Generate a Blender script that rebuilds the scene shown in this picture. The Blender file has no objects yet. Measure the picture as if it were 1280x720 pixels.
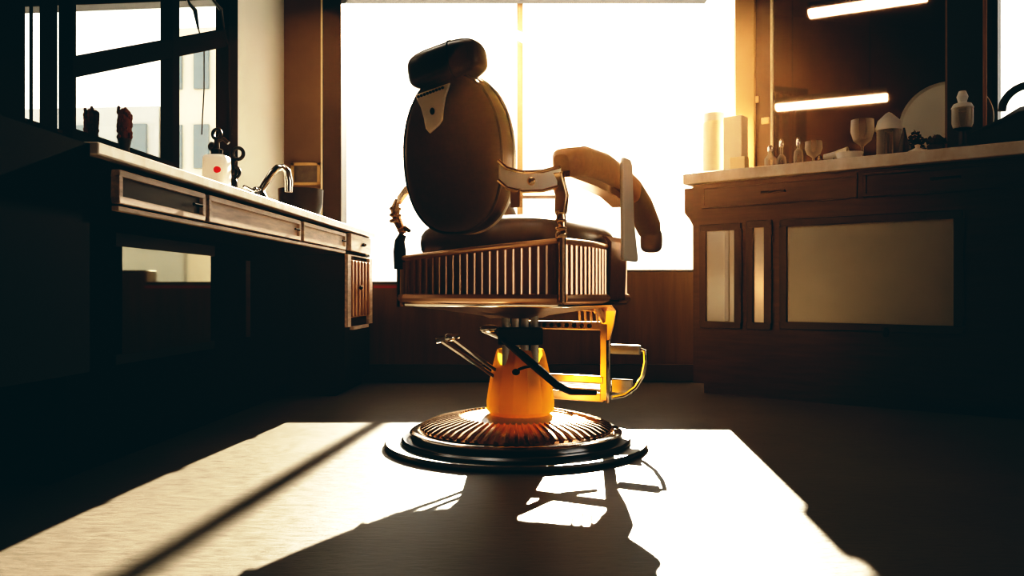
import bpy, bmesh, math, random
from mathutils import Vector, Matrix
random.seed(7)
scene = bpy.context.scene
COL = scene.collection
PI = math.pi
HC, HY, F = 0.455, 365.0, 1000.0          # camera height, horizon row, focal length in pixels

def P(px, py, Y):
    return Vector(((px - 640) / F * Y, Y, HC + (HY - py) / F * Y))

# ------------------------------------------------------------------ mesh builder
class MB:
    def __init__(s): s.v, s.f = [], []
    def add(s, vs, fs):
        b = len(s.v); s.v += [Vector(p) for p in vs]; s.f += [tuple(b + i for i in q) for q in fs]; return s
    def box(s, c, size, M=None):
        c = Vector(c); h = [d / 2 for d in size]; vs = []
        for x in (-1, 1):
            for y in (-1, 1):
                for z in (-1, 1):
                    p = Vector((x * h[0], y * h[1], z * h[2]))
                    vs.append((M @ p if M else p) + c)
        return s.add(vs, [(0, 1, 3, 2), (4, 6, 7, 5), (0, 4, 5, 1), (2, 3, 7, 6), (0, 2, 6, 4), (1, 5, 7, 3)])
    def hexa(s, q0, q1):
        """solid between two matching loops of points"""
        n = len(q0)
        fs = [tuple(reversed(range(n))), tuple(range(n, 2 * n))]
        for i in range(n):
            j = (i + 1) % n; fs.append((i, j, n + j, n + i))
        return s.add(list(q0) + list(q1), fs)
    def prism(s, pts, d):
        d = Vector(d); return s.hexa([Vector(p) for p in pts], [Vector(p) + d for p in pts])
    def lathe(s, prof, c=(0, 0, 0), n=48, M=None, cap=True):
        c = Vector(c); vs, fs = [], []
        for r, z in prof:
            for i in range(n):
                a = 2 * PI * i / n
                p = Vector((max(r, 1e-4) * math.cos(a), max(r, 1e-4) * math.sin(a), z))
                vs.append((M @ p if M else p) + c)
        for k in range(len(prof) - 1):
            for i in range(n):
                j = (i + 1) % n
                fs.append((k * n + i, k * n + j, (k + 1) * n + j, (k + 1) * n + i))
        if cap:
            fs.append(tuple(reversed(range(n)))); fs.append(tuple((len(prof) - 1) * n + i for i in range(n)))
        return s.add(vs, fs)
    def tube(s, pts, r, n=10):
        pts = [Vector(p) for p in pts]; m = len(pts)
        rs = r if isinstance(r, (list, tuple)) else [r] * m
        vs, fs = [], []; up = None
        for i, p in enumerate(pts):
            t = (pts[min(i + 1, m - 1)] - pts[max(i - 1, 0)]).normalized()
            if up is None:
                up = Vector((0, 0, 1)) if abs(t.z) < .9 else Vector((1, 0, 0))
            a = t.cross(up).normalized(); b = a.cross(t).normalized(); up = b
            for k in range(n):
                q = 2 * PI * k / n
                vs.append(p + (a * math.cos(q) + b * math.sin(q)) * rs[i])
        for i in range(m - 1):
            for k in range(n):
                j = (k + 1) % n
                fs.append((i * n + k, i * n + j, (i + 1) * n + j, (i + 1) * n + k))
        fs.append(tuple(reversed(range(n)))); fs.append(tuple((m - 1) * n + k for k in range(n)))
        return s.add(vs, fs)
    def ribbon(s, pts, side, w, up, t):
        """flat bar following pts: width w along side, thickness t along the given up vectors"""
        loops = []
        for i, p in enumerate(pts):
            p = Vector(p); u = Vector(up[i] if isinstance(up, list) else up); sd = Vector(side)
            ww = w[i] if isinstance(w, (list, tuple)) else w
            tt = t[i] if isinstance(t, (list, tuple)) else t
            loops.append([p - sd * ww / 2 - u * tt / 2, p + sd * ww / 2 - u * tt / 2, p + sd * ww / 2 + u * tt / 2, p - sd * ww / 2 + u * tt / 2])
        return s.loft(loops)
    def loft(s, loops, cap=True):
        n = len(loops[0]); vs = [p for l in loops for p in l]; fs = []
        for k in range(len(loops) - 1):
            for i in range(n):
                j = (i + 1) % n
                fs.append((k * n + i, k * n + j, (k + 1) * n + j, (k + 1) * n + i))
        if cap:
            fs.append(tuple(reversed(range(n)))); fs.append(tuple((len(loops) - 1) * n + i for i in range(n)))
        return s.add(vs, fs)
    def blob(s, c, size, M=None, e1=1.0, e2=1.0, nu=32, nv=18):
        """superellipsoid"""
        c = Vector(c); sg = lambda x, e: math.copysign(abs(x) ** e, x); vs, fs = [], []
        for j in range(nv + 1):
            v = -PI / 2 + PI * j / nv
            for i in range(nu):
                u = 2 * PI * i / nu
                cv = sg(math.cos(v), e1) if 0 < j < nv else 1e-4
                p = Vector((size[0] * cv * sg(math.cos(u), e2), size[1] * cv * sg(math.sin(u), e2), size[2] * sg(math.sin(v), e1)))
                vs.append((M @ p if M else p) + c)
        for j in range(nv):
            for i in range(nu):
                k = (i + 1) % nu
                fs.append((j * nu + i, j * nu + k, (j + 1) * nu + k, (j + 1) * nu + i))
        return s.add(vs, fs)
    def torus(s, c, R, r, ax=(0, 0, 1), n=36, m=10):
        M = Vector(ax).normalized().to_track_quat('Z', 'Y').to_matrix(); c = Vector(c); vs, fs = [], []
        for i in range(n):
            a = 2 * PI * i / n
            for k in range(m):
                b = 2 * PI * k / m
                vs.append(M @ Vector(((R + r * math.cos(b)) * math.cos(a), (R + r * math.cos(b)) * math.sin(a), r * math.sin(b))) + c)
        for i in range(n):
            for k in range(m):
                i2, k2 = (i + 1) % n, (k + 1) % m
                fs.append((i * m + k, i2 * m + k, i2 * m + k2, i * m + k2))
        return s.add(vs, fs)
    def build(s, name, m, parent=None, bevel=0, smooth=True, angle=35, subsurf=0, off=None):
        me = bpy.data.meshes.new(name)
        o0 = Vector(off) if off is not None else Vector((0, 0, 0))
        me.from_pydata([tuple(p - o0) for p in s.v], [], s.f)
        bm = bmesh.new(); bm.from_mesh(me)
        bmesh.ops.remove_doubles(bm, verts=bm.verts, dist=1e-6)
        bmesh.ops.recalc_face_normals(bm, faces=bm.faces)
        bm.to_mesh(me); bm.free()
        if smooth:
            for p in me.polygons: p.use_smooth = True
            me.set_sharp_from_angle(angle=math.radians(angle))
        me.materials.append(m)
        o = bpy.data.objects.new(name, me); COL.objects.link(o)
        if off is not None and parent is None: o.location = o0
        if parent is not None: o.parent = parent
        if bevel:
            b = o.modifiers.new('edge', 'BEVEL'); b.width = bevel; b.segments = 2; b.limit_method = 'ANGLE'; b.angle_limit = math.radians(40)
        if subsurf:
            d = o.modifiers.new('soft', 'SUBSURF'); d.levels = subsurf; d.render_levels = subsurf
        return o

def empty(name, loc, label, cat, group=None):
    o = bpy.data.objects.new(name, None); COL.objects.link(o); o.location = loc; o.empty_display_size = .05
    return tag(o, label, cat, group)
def tag(o, label=None, cat=None, group=None, kind=None):
    if label: o['label'] = label
    if cat: o['category'] = cat
    if group: o['group'] = group
    if kind: o['kind'] = kind
    return o
def struct(o, label=None, cat=None):
    return tag(o, label, cat, kind='structure')

# ------------------------------------------------------------------ materials
def mat(name, col, rough=.5, metal=0, noise=0, scale=8, bump=0, spec=.5, stretch=(1, 1, 1), coat=0, col2=None, trans=0, emis=None, estr=0):
    m = bpy.data.materials.new(name); m.use_nodes = True; nt = m.node_tree; b = nt.nodes['Principled BSDF']
    b.inputs['Base Color'].default_value = (*col, 1); b.inputs['Roughness'].default_value = rough; b.inputs['Metallic'].default_value = metal
    b.inputs['Specular IOR Level'].default_value = spec; b.inputs['Coat Weight'].default_value = coat
    b.inputs['Transmission Weight'].default_value = trans
    if emis: b.inputs['Emission Color'].default_value = (*emis, 1); b.inputs['Emission Strength'].default_value = estr
    if noise or bump or col2:
        tc = nt.nodes.new('ShaderNodeTexCoord'); mp = nt.nodes.new('ShaderNodeMapping'); mp.inputs['Scale'].default_value = stretch
        nz = nt.nodes.new('ShaderNodeTexNoise'); nz.inputs['Scale'].default_value = scale; nz.inputs['Detail'].default_value = 8; nz.inputs['Roughness'].default_value = .65
        nt.links.new(tc.outputs['Object'], mp.inputs[0]); nt.links.new(mp.outputs[0], nz.inputs['Vector'])
        if noise or col2:
            rp = nt.nodes.new('ShaderNodeValToRGB')
            c2 = col2 or tuple(c * (1 - noise) for c in col)
            rp.color_ramp.elements[0].position = .32; rp.color_ramp.elements[1].position = .68
            rp.color_ramp.elements[0].color = (*c2, 1); rp.color_ramp.elements[1].color = (*col, 1)
            nt.links.new(nz.outputs['Fac'], rp.inputs[0]); nt.links.new(rp.outputs[0], b.inputs['Base Color'])
        if bump:
            bp = nt.nodes.new('ShaderNodeBump'); bp.inputs['Strength'].default_value = bump; bp.inputs['Distance'].default_value = .01
            nt.links.new(nz.outputs['Fac'], bp.inputs['Height']); nt.links.new(bp.outputs[0], b.inputs['Normal'])
    return m

M = {}
M['leather'] = mat('dark leather', (.055, .037, .028), .36, noise=.25, scale=60, bump=.08)
M['leather_brown'] = mat('brown leather', (.16, .08, .045), .45, noise=.25, scale=60, bump=.08)
M['piping'] = mat('leather piping', (.02, .014, .01), .4)
M['chrome'] = mat('polished chrome', (.86, .84, .8), .12, 1)
M['brass'] = mat('warm polished metal', (.9, .68, .5), .24, 1)
M['ribs'] = mat('copper ribbing', (.88, .62, .44), .3, .8)
M['enamel'] = mat('white enamel', (.86, .82, .75), .3, coat=.3)
M['knob'] = mat('matt black knob', (.008, .008, .008), .9, spec=.03)
M['black_metal'] = mat('black metal', (.010, .010, .011), .5, spec=.3)
M['blackchrome'] = mat('dark polished rim', (.62, .63, .62), .3, 1)
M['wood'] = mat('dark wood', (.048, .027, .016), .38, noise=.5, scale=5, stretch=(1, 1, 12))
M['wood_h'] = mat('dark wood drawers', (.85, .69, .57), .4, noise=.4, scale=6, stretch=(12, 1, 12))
M['louver'] = mat('warm wood slats', (.5, .28, .15), .4, noise=.4, scale=6, stretch=(12, 12, 1))
M['ebony'] = mat('near black wood', (.012, .010, .009), .4, noise=.3, scale=6)
M['carcass'] = mat('black cabinet', (.004, .004, .004), .9, spec=.05)
M['marble'] = mat('veined marble', (.9, .86, .8), .25, col2=(.72, .62, .52), scale=5, stretch=(1, 2.5, 1))
M['mirror_frame'] = mat('matt black mirror frame', (.004, .004, .0045), .8, spec=.1)
M['frame'] = mat('black window frame', (.012, .011, .011), .4)
M['plaster'] = mat('pale plaster', (.82, .8, .72), .8, noise=.08, scale=3, bump=.05)
M['brownwall'] = mat('brown wall', (.2, .13, .085), .7, noise=.2, scale=3)
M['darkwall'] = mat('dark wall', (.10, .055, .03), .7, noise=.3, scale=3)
M['panel'] = mat('brown wall panelling', (.115, .07, .028), .5, noise=.35, scale=4, stretch=(6, 1, .5))
M['mirror'] = mat('silvered mirror', (.9, .9, .88), .01, 1)
M['mirror_dim'] = mat('brown tinted mirror', (.42, .3, .22), .03, 1)
M['steel'] = mat('brushed metal panel', (.42, .43, .38), .42, .3, noise=.15, scale=2)
M['tan'] = mat('tan paint', (.55, .38, .2), .6)
M['cream'] = mat('cream paint', (.92, .84, .68), .6)
M['white'] = mat('white plastic', (.85, .82, .76), .35)
M['reflection_tone'] = mat('pale ceramic', (.85, .85, .78), .3)
M['red'] = mat('red ink', (.75, .03, .03), .5)
M['black_plastic'] = mat('black plastic', (.008, .008, .008), .35)
M['bag'] = mat('black leather bag', (.008, .008, .009), .5, bump=.1, scale=40)
M['leaf'] = mat('dark leaves', (.03, .04, .025), .6)
M['bristle'] = mat('red brown bristles', (.11, .03, .015), .7, noise=.6, scale=80)
M['pave'] = mat('pale paving', (.7, .66, .6), .8, noise=.1, scale=2)
M['facade'] = mat('pale grey facade', (.5, .52, .52), .8, noise=.1, scale=1)
M['facade_glass'] = mat('bluish window', (.22, .27, .3), .3)

def simple(name):
    m = bpy.data.materials.new(name); m.use_nodes = True; nt = m.node_tree; nt.nodes.clear()
    return m, nt, nt.nodes.new('ShaderNodeOutputMaterial')
def pane_mat(name, tint=(1, 1, 1), gl=.06):
    m, nt, out = simple(name)
    t = nt.nodes.new('ShaderNodeBsdfTransparent'); t.inputs[0].default_value = (*tint, 1)
    g = nt.nodes.new('ShaderNodeBsdfGlossy'); g.inputs['Roughness'].default_value = .02
    mx = nt.nodes.new('ShaderNodeMixShader'); mx.inputs[0].default_value = gl
    nt.links.new(t.outputs[0], mx.inputs[1]); nt.links.new(g.outputs[0], mx.inputs[2]); nt.links.new(mx.outputs[0], out.inputs[0])
    return m
M['pane'] = pane_mat('clear window glass', (.97, .97, .95), .05)
def glass_mat(name):
    m, nt, out = simple(name)
    t = nt.nodes.new('ShaderNodeBsdfTransparent'); t.inputs[0].default_value = (.85, .8, .72, 1)
    d = nt.nodes.new('ShaderNodeBsdfPrincipled'); d.inputs['Base Color'].default_value = (.9, .86, .78, 1); d.inputs['Roughness'].default_value = .08; d.inputs['Coat Weight'].default_value = .5
    lw_ = nt.nodes.new('ShaderNodeLayerWeight'); lw_.inputs[0].default_value = .35
    rp = nt.nodes.new('ShaderNodeMapRange'); rp.inputs[3].default_value = .22; rp.inputs[4].default_value = .9
    mx = nt.nodes.new('ShaderNodeMixShader')
    nt.links.new(lw_.outputs['Facing'], rp.inputs[0]); nt.links.new(rp.outputs[0], mx.inputs[0])
    nt.links.new(t.outputs[0], mx.inputs[1]); nt.links.new(d.outputs[0], mx.inputs[2]); nt.links.new(mx.outputs[0], out.inputs[0])
    return m
M['clearglass'] = glass_mat('pale cut glass')
def emit(name, col, s):
    m, nt, out = simple(name); e = nt.nodes.new('ShaderNodeEmission'); e.inputs[0].default_value = (*col, 1); e.inputs[1].default_value = s
    nt.links.new(e.outputs[0], out.inputs[0]); return m
M['lamp'] = emit('lit lamp diffuser', (1, .9, .76), 24)
def sleeve_mat():
    m, nt, out = simple('translucent orange plastic')
    d = nt.nodes.new('ShaderNodeBsdfPrincipled'); d.inputs['Base Color'].default_value = (1, .6, .06, 1); d.inputs['Roughness'].default_value = .3
    t = nt.nodes.new('ShaderNodeBsdfTranslucent'); t.inputs[0].default_value = (1, .68, .1, 1)
    mx = nt.nodes.new('ShaderNodeMixShader'); mx.inputs[0].default_value = .55
    nt.links.new(d.outputs[0], mx.inputs[1]); nt.links.new(t.outputs[0], mx.inputs[2]); nt.links.new(mx.outputs[0], out.inputs[0])
    return m
M['orange'] = sleeve_mat()

def floor_mat():
    m = bpy.data.materials.new('worn dark concrete'); m.use_nodes = True; nt = m.node_tree; b = nt.nodes['Principled BSDF']; L = nt.links
    tc = nt.nodes.new('ShaderNodeTexCoord')
    n1 = nt.nodes.new('ShaderNodeTexNoise'); n1.inputs['Scale'].default_value = 1.6; n1.inputs['Detail'].default_value = 10; n1.inputs['Roughness'].default_value = .62
    mp = nt.nodes.new('ShaderNodeMapping'); mp.inputs['Scale'].default_value = (1, 3, 1)
    n2 = nt.nodes.new('ShaderNodeTexNoise'); n2.inputs['Scale'].default_value = 22; n2.inputs['Detail'].default_value = 8; n2.inputs['Roughness'].default_value = .7
    L.new(tc.outputs['Object'], n1.inputs['Vector']); L.new(tc.outputs['Object'], mp.inputs[0]); L.new(mp.outputs[0], n2.inputs['Vector'])
    r1 = nt.nodes.new('ShaderNodeValToRGB'); r1.color_ramp.elements[0].position = .3; r1.color_ramp.elements[1].position = .72
    r1.color_ramp.elements[0].color = (.16, .14, .115, 1); r1.color_ramp.elements[1].color = (.235, .205, .168, 1)
    L.new(n1.outputs['Fac'], r1.inputs[0])
    r2 = nt.nodes.new('ShaderNodeValToRGB'); r2.color_ramp.elements[0].position = .35; r2.color_ramp.elements[1].position = .5
    r2.color_ramp.elements[0].color = (.8, .8, .8, 1); r2.color_ramp.elements[1].color = (1, 1, 1, 1)
    L.new(n2.outputs['Fac'], r2.inputs[0])
    mx = nt.nodes.new('ShaderNodeMix'); mx.data_type = 'RGBA'; mx.blend_type = 'MULTIPLY'; mx.inputs[0].default_value = 1
    L.new(r1.outputs[0], mx.inputs[6]); L.new(r2.outputs[0], mx.inputs[7]); L.new(mx.outputs[2], b.inputs['Base Color'])
    rr = nt.nodes.new('ShaderNodeMapRange'); rr.inputs[3].default_value = .22; rr.inputs[4].default_value = .48
    L.new(n2.outputs['Fac'], rr.inputs[0]); L.new(rr.outputs[0], b.inputs['Roughness'])
    bp = nt.nodes.new('ShaderNodeBump'); bp.inputs['Strength'].default_value = .26; bp.inputs['Distance'].default_value = .006
    L.new(n2.outputs['Fac'], bp.inputs['Height']); L.new(bp.outputs[0], b.inputs['Normal'])
    return m
M['floor'] = floor_mat()

# ------------------------------------------------------------------ layout
YB = 4.05                                    # back wall
XL = -1.154                                  # back left corner
def xw(Y): return XL - .05 * (YB - Y)        # left wall line
def Yw(px): return 1356.5 / (690 - px)       # depth of the left wall at a column
def xf(Y): return -.6965 - .05 * (3.98 - Y)  # left counter front line
def Yf(px): return 895.5 / (690 - px)
C0 = Vector((.803, 3.57, 0)); U = Vector((1.28, -1, 0)).normalized(); N = Vector((1, 1.28, 0)).normalized()
def RC(a, b, z): return C0 + U * a + N * b + Vector((0, 0, z))
LENU = math.hypot(1.28, 1)
def af(px, b=0.0):                           # distance along the right counter of a column, at depth b
    o = C0 + N * b
    t = (px - 640) / 1000
    Y = (o.x + 1.28 * o.y) / (t + 1.28)
    return (o.y - Y) * LENU, Y
def zf(py, Y): return HC + (HY - py) / 1000 * Y
CEIL = 2.75; YN = -2.4
BD = .48                                     # right counter depth
RB = C0 + N * BD                             # start of the right wall

# floor, ceiling, walls
aend = 4.6
Rend = RB + U * aend
outline = [(xw(YN), YN), (Rend.x, YN), (Rend.x, Rend.y), (RB.x, RB.y), (1.004, YB), (XL, YB)]
if Rend.y < YN: Rend = RB + U * ((RB.y - YN) * LENU); outline = [(xw(YN), YN), (Rend.x, YN), (RB.x, RB.y), (1.004, YB), (XL, YB)]
fl = MB().prism([(-2.2, YN - .2, -.06), (5.5, YN - .2, -.06), (5.5, YB + .12, -.06), (-2.2, YB + .12, -.06)], (0, 0, .06))
struct(fl.build('floor', M['floor'], smooth=False), 'worn dark concrete floor with bright patches of sun', 'floor')
ce = MB().prism([(-2.2, YN - .2, CEIL), (5.5, YN - .2, CEIL), (5.5, YB + .12, CEIL), (-2.2, YB + .12, CEIL)], (0, 0, .06))
struct(ce.build('ceiling', M['darkwall'], smooth=False), 'dark ceiling above the barber chair', 'ceiling')
T = .1
# left wall: pale far part, dark near part
def lw(y0, y1, name, m):
    b = MB(); b.prism([(xw(y0), y0, 0), (xw(y1), y1, 0), (xw(y1) - T, y1, 0), (xw(y0) - T, y0, 0)], (0, 0, CEIL)); return struct(b.build(name, m, smooth=False))
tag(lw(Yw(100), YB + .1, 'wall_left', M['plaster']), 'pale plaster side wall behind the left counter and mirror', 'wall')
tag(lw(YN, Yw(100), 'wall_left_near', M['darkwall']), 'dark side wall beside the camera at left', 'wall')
b = MB().prism([(xw(YN) - T, YN, 0), (5.3, YN, 0), (5.3, YN - T, 0), (xw(YN) - T, YN - T, 0)], (0, 0, CEIL)); struct(b.build('wall_front', M['darkwall'], smooth=False), 'dark wall across the room from the windows', 'wall')
# back wall
SL, SR = .4955, .556
WX0, WX1, WT = -.859, 1.004, 1.95
b = MB()
b.prism([(XL, YB, 0), (1.03, YB, 0), (1.03, YB, SR), (.04, YB, SR), (.04, YB, SL), (XL, YB, SL)], (0, T, 0))
struct(b.build('wall_back', M['panel'], smooth=False), 'brown panelled wall below the bright windows', 'wall')
b = MB(); b.prism([(XL - .05, YB, SL), (-.952, YB, SL), (-.952, YB, CEIL), (XL - .05, YB, CEIL)], (0, T, 0))
struct(b.build('wall_back_left', M['brownwall'], smooth=False), 'narrow brown wall strip left of the window', 'wall')
b = MB(); b.prism([(-.952, YB, WT + .06), (1.03, YB, WT + .06), (1.03, YB, CEIL), (-.952, YB, CEIL)], (0, T, 0))
struct(b.build('wall_back_top', M['darkwall'], smooth=False), 'dark wall above the windows', 'wall')
# window frame
win = empty('window_1', (WX0, YB, SL), 'large bright shop window with black frame behind the barber chair', 'window'); win['kind'] = 'structure'
def loc(o): return Vector(o.location)
b = MB(); b.box(((-.952 + WX0) / 2, YB + .04, (SL + WT) / 2 + .03), (WX0 + .952, .14, WT - SL + .06))
b.box(((-.952 + 1.0) / 2, YB + .05, WT + .03), (1.952, .1, .06))
b.box(((WX0 + .04) / 2, YB + .05, SL + .006), (.04 - WX0, .1, .012)); b.box(((1.0 + .04) / 2, YB + .05, SR + .006), (.96, .1, .012))
b.build('frame', M['frame'], win, bevel=.004, off=loc(win))
b = MB(); b.box((-.957, YB - .01, (SL + WT) / 2 + .03), (.014, .02, WT - SL + .06)); b.build('trim_strip', M['cream'], win, off=loc(win))
b = MB(); b.prism([(WX0, YB + .06, SL + .01), (.04, YB + .06, SL + .01), (.04, YB + .06, SR + .01), (1.0, YB + .06, SR + .01), (1.0, YB + .06, WT), (WX0, YB + .06, WT)], (0, .006, 0))
b.build('pane', M['pane'], win, off=loc(win))
b = MB(); b.box(((-.7 + .04) / 2, YB - .004, SL - .014), (.74, .01, .014)); struct(b.build('trim_1', mat('dark red trim', (.25, .015, .015), .5)), 'thin dark red strip below the window sill', 'trim')
b = MB(); b.box(((XL + 1.0) / 2, YB - .012, .045), (1.0 - XL, .024, .09)); struct(b.build('baseboard_back', M['ebony'], bevel=.004), 'dark baseboard under the windows', 'baseboard')

# right wall along the counter
def rw(a0, a1, z0, z1, name, m, label, b0=BD, th=.1):
    q = MB().prism([RC(a0, b0, z0), RC(a1, b0, z0), RC(a1, b0 + th, z0), RC(a0, b0 + th, z0)], (0, 0, z1 - z0))
    return struct(q.build(name, m, smooth=False), label, 'wall')
a925, a945, a969, a1185, a1247, a1290 = [af(p, BD)[0] for p in (925, 945, 968, 1186, 1247, 1330)]
rw(0.0, a925, 0, CEIL, 'wall_right_end', M['cream'], 'cream strip of wall beside the bright window')
rw(a925, a1247 - .02, 0, CEIL, 'wall_right', M['brownwall'], 'brown wall behind the right counter')
rw(a1247 - .02, a1290, 0, 1.0, 'wall_right_low', M['brownwall'], 'brown wall below the far right window')
rw(a1290, aend, 0, CEIL, 'wall_right_near', M['darkwall'], 'dark wall beyond the far right window')
q = MB().prism([RC(a925 - .015, BD - .02, .985), RC(a945, BD - .02, .985), RC(a945, BD, .985), RC(a925 - .015, BD, .985)], (0, 0, CEIL - .985))
struct(q.build('trim_2', M['tan'], bevel=.003), 'tan pilaster between cream wall and brown wall', 'trim')
# right window
w3 = empty('window_2', RC(a1247, BD, 1.0), 'bright white window at the right edge beyond the dark pillar', 'window'); w3['kind'] = 'structure'
def bar(a0, a1, b0, b1, z0, z1, mb=None):
    mb = mb or MB(); return mb.prism([RC(a0, b0, z0), RC(a1, b0, z0), RC(a1, b1, z0), RC(a0, b1, z0)], (0, 0, z1 - z0))
m_ = MB(); bar(a1247 - .03, a1247, BD, BD + .1, 1.0, CEIL, m_); bar(a1290, a1290 + .03, BD - .02, BD + .06, 1.0, CEIL, m_); bar(a1247 - .03, a1290, BD, BD + .1, .98, 1.01, m_)
m_.build('frame', M['frame'], w3, off=loc(w3))
bar(a1247, a1290, BD + .05, BD + .056, 1.01, CEIL - .01).build('pane', M['pane'], w3, off=loc(w3))

# ------------------------------------------------------------------ outside
b = MB().prism([(-30, YB + .12, -.05), (40, YB + .12, -.05), (40, 60, -.05), (-30, 60, -.05)], (0, 0, .04)); struct(b.build('pavement', M['pave'], smooth=False), 'pale sunlit pavement outside the windows', 'pavement')
b = MB().box((.084, 8.4, 2.2), (.062, .062, 4.42)); b.box((.084, 8.4, .03), (.14, .14, .08));  # window divider built as an outdoor post, placed for its long floor shadow
tag(b.build('window_divider', mat('brown post paint', (.16, .085, .035), .7), bevel=.006), 'slender tan window divider set outside behind the chair back to cast the floor shadow', 'post')
def building(x0, x1, Y, h, label, cols, rows, m):
    e = empty('building', ((x0 + x1) / 2, Y, -.01), label, 'building', None)
    q = MB().box(((x0 + x1) / 2, Y + 1.5, h / 2), (x1 - x0, 3, h)); q.build('wall', m, e, off=loc(e))
    for i in range(cols):
        for j in range(rows):
            cx = x0 + (i + .5) * (x1 - x0) / cols; cz = .9 + (j + .5) * (h - .9) / rows
            MB().box((cx, Y - .01, cz), ((x1 - x0) / cols * .55, .06, (h - .9) / rows * .55)).build('window', M['facade_glass'], e, off=loc(e))
    return e
building(4.6, 7.4, 13.0, 3.6, 'pale grey building across the street with bluish windows', 3, 2, M['facade'])
building(3.6, 4.55, 13.0, 4.9, 'narrow taller cream building across the street seen in the left mirror', 2, 3, mat('pale cream facade', (.6, .58, .52), .8))

# ------------------------------------------------------------------ barber chair
CH = Vector((.012, 2.39, 0)); TH = math.radians(28)
FW = Vector((math.sin(TH), math.cos(TH), 0)); RT = Vector((math.cos(TH), -math.sin(TH), 0)); ZV = Vector((0, 0, 1))
def L(r, s, z): return RT * r + FW * s + ZV * z
def W(px, py, Y): return P(px, py, Y) - CH
RM = Matrix((RT, FW, ZV)).transposed()      # local (r, s, z) -> chair space
chair = empty('barber_chair', CH, 'vintage barber chair with dark leather seat and orange pedestal in the sun', 'barber chair')
# base
MB().lathe([(.36, 0), (.384, .003), (.389, .01), (.385, .017), (.377, .017), (.35, .0125), (.33, .0125), (.32, .014)], n=96).build('base_disc', M['blackchrome'], chair)
MB().lathe([(.338, .010), (.340, .021), (.334, .027), (.316, .027), (.31, .03)], n=96).build('base_ring', mat('satin dark ring', (.2, .2, .21), .3, 1), chair)
MB().lathe([(.312, .03), (.315, .044), (.305, .05), (.292, .05), (.288, .044)], n=96).build('chrome_ring', M['chrome'], chair)
q = MB().lathe([(.29, .04), (.286, .052), (.255, .066), (.2, .08), (.165, .086), (.16, .08)], n=96)
for i in range(64):
    a = 2 * PI * i / 64; d = Vector((math.cos(a), math.sin(a), 0))
    q.tube([d * .282 + ZV * .055, d * .255 + ZV * .067, d * .2 + ZV * .081, d * .17 + ZV * .087], [.007, .0075, .0055, .004], n=6)
q.build('ribbed_dome', M['brass'], chair)
MB().lathe([(.174, .078), (.172, .084), (.14, .0905), (.1, .0915), (.06, .0915)], n=64).build('hub_cover', M['enamel'], chair)
# pedestal
MB().lathe([(.075, .0905), (.09, .092), (.1, .104), (.101, .13), (.094, .18), (.083, .235), (.073, .275), (.069, .285)], c=(.013, 0, 0), n=14, cap=False).build('pedestal_sleeve', M['orange'], chair, angle=20)
MB().lathe([(.03, .1), (.03, .43)], n=24).build('column', M['chrome'], chair)
for r_ in (-.042, -.014, .014, .042):
    p = Vector((r_ + .012, -.055, 0))
    MB().tube([p + ZV * .24, p + ZV * .425], .0115, 12).build('lift_tube', M['enamel'], chair)
q = MB().box((.012, -.045, .327), (.13, .075, .05)); q.box((.052, -.03, .25), (.03, .04, .17)); q.box((.012, -.02, .40), (.11, .09, .012))
q.build('pump_bracket', M['black_metal'], chair, bevel=.005)
q = MB().tube([W(628, 424, 2.3), W(650, 442, 2.27), W(675, 463, 2.25), W(697, 482, 2.24), W(713, 490, 2.24), W(745, 491, 2.26)], [.008, .011, .012, .011, .009, .007], 10)
q.build('pump_lever', M['black_metal'], chair)
q = MB().tube([W(668, 457, 2.255), W(656, 459, 2.25), W(648, 462, 2.25)], [.003, .004, .004], 8); q.blob(W(645, 465, 2.25), (.011, .008, .009))
q.build('lever_knob', M['black_metal'], chair)
q = MB()
for d in (0, 1):
    q.tube([W(549 + d * 16, 424 - d * 2, 2.34), W(600 + d * 10, 458 - d * 2, 2.35), W(628 + d * 6, 478 - d * 6, 2.36)], .006, 8)
q.tube([W(545, 426, 2.34), W(574, 419, 2.34)], .0085, 8); q.blob(W(562, 422, 2.335), (.016, .012, .012))
q.build('recline_lever', M['chrome'], chair)
q = MB().blob(W(612, 411, 2.33), (.03, .018, .012)); q.tube([W(603, 412, 2.33), W(632, 424, 2.33)], .008, 8); q.build('release_handle', M['chrome'], chair)

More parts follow.
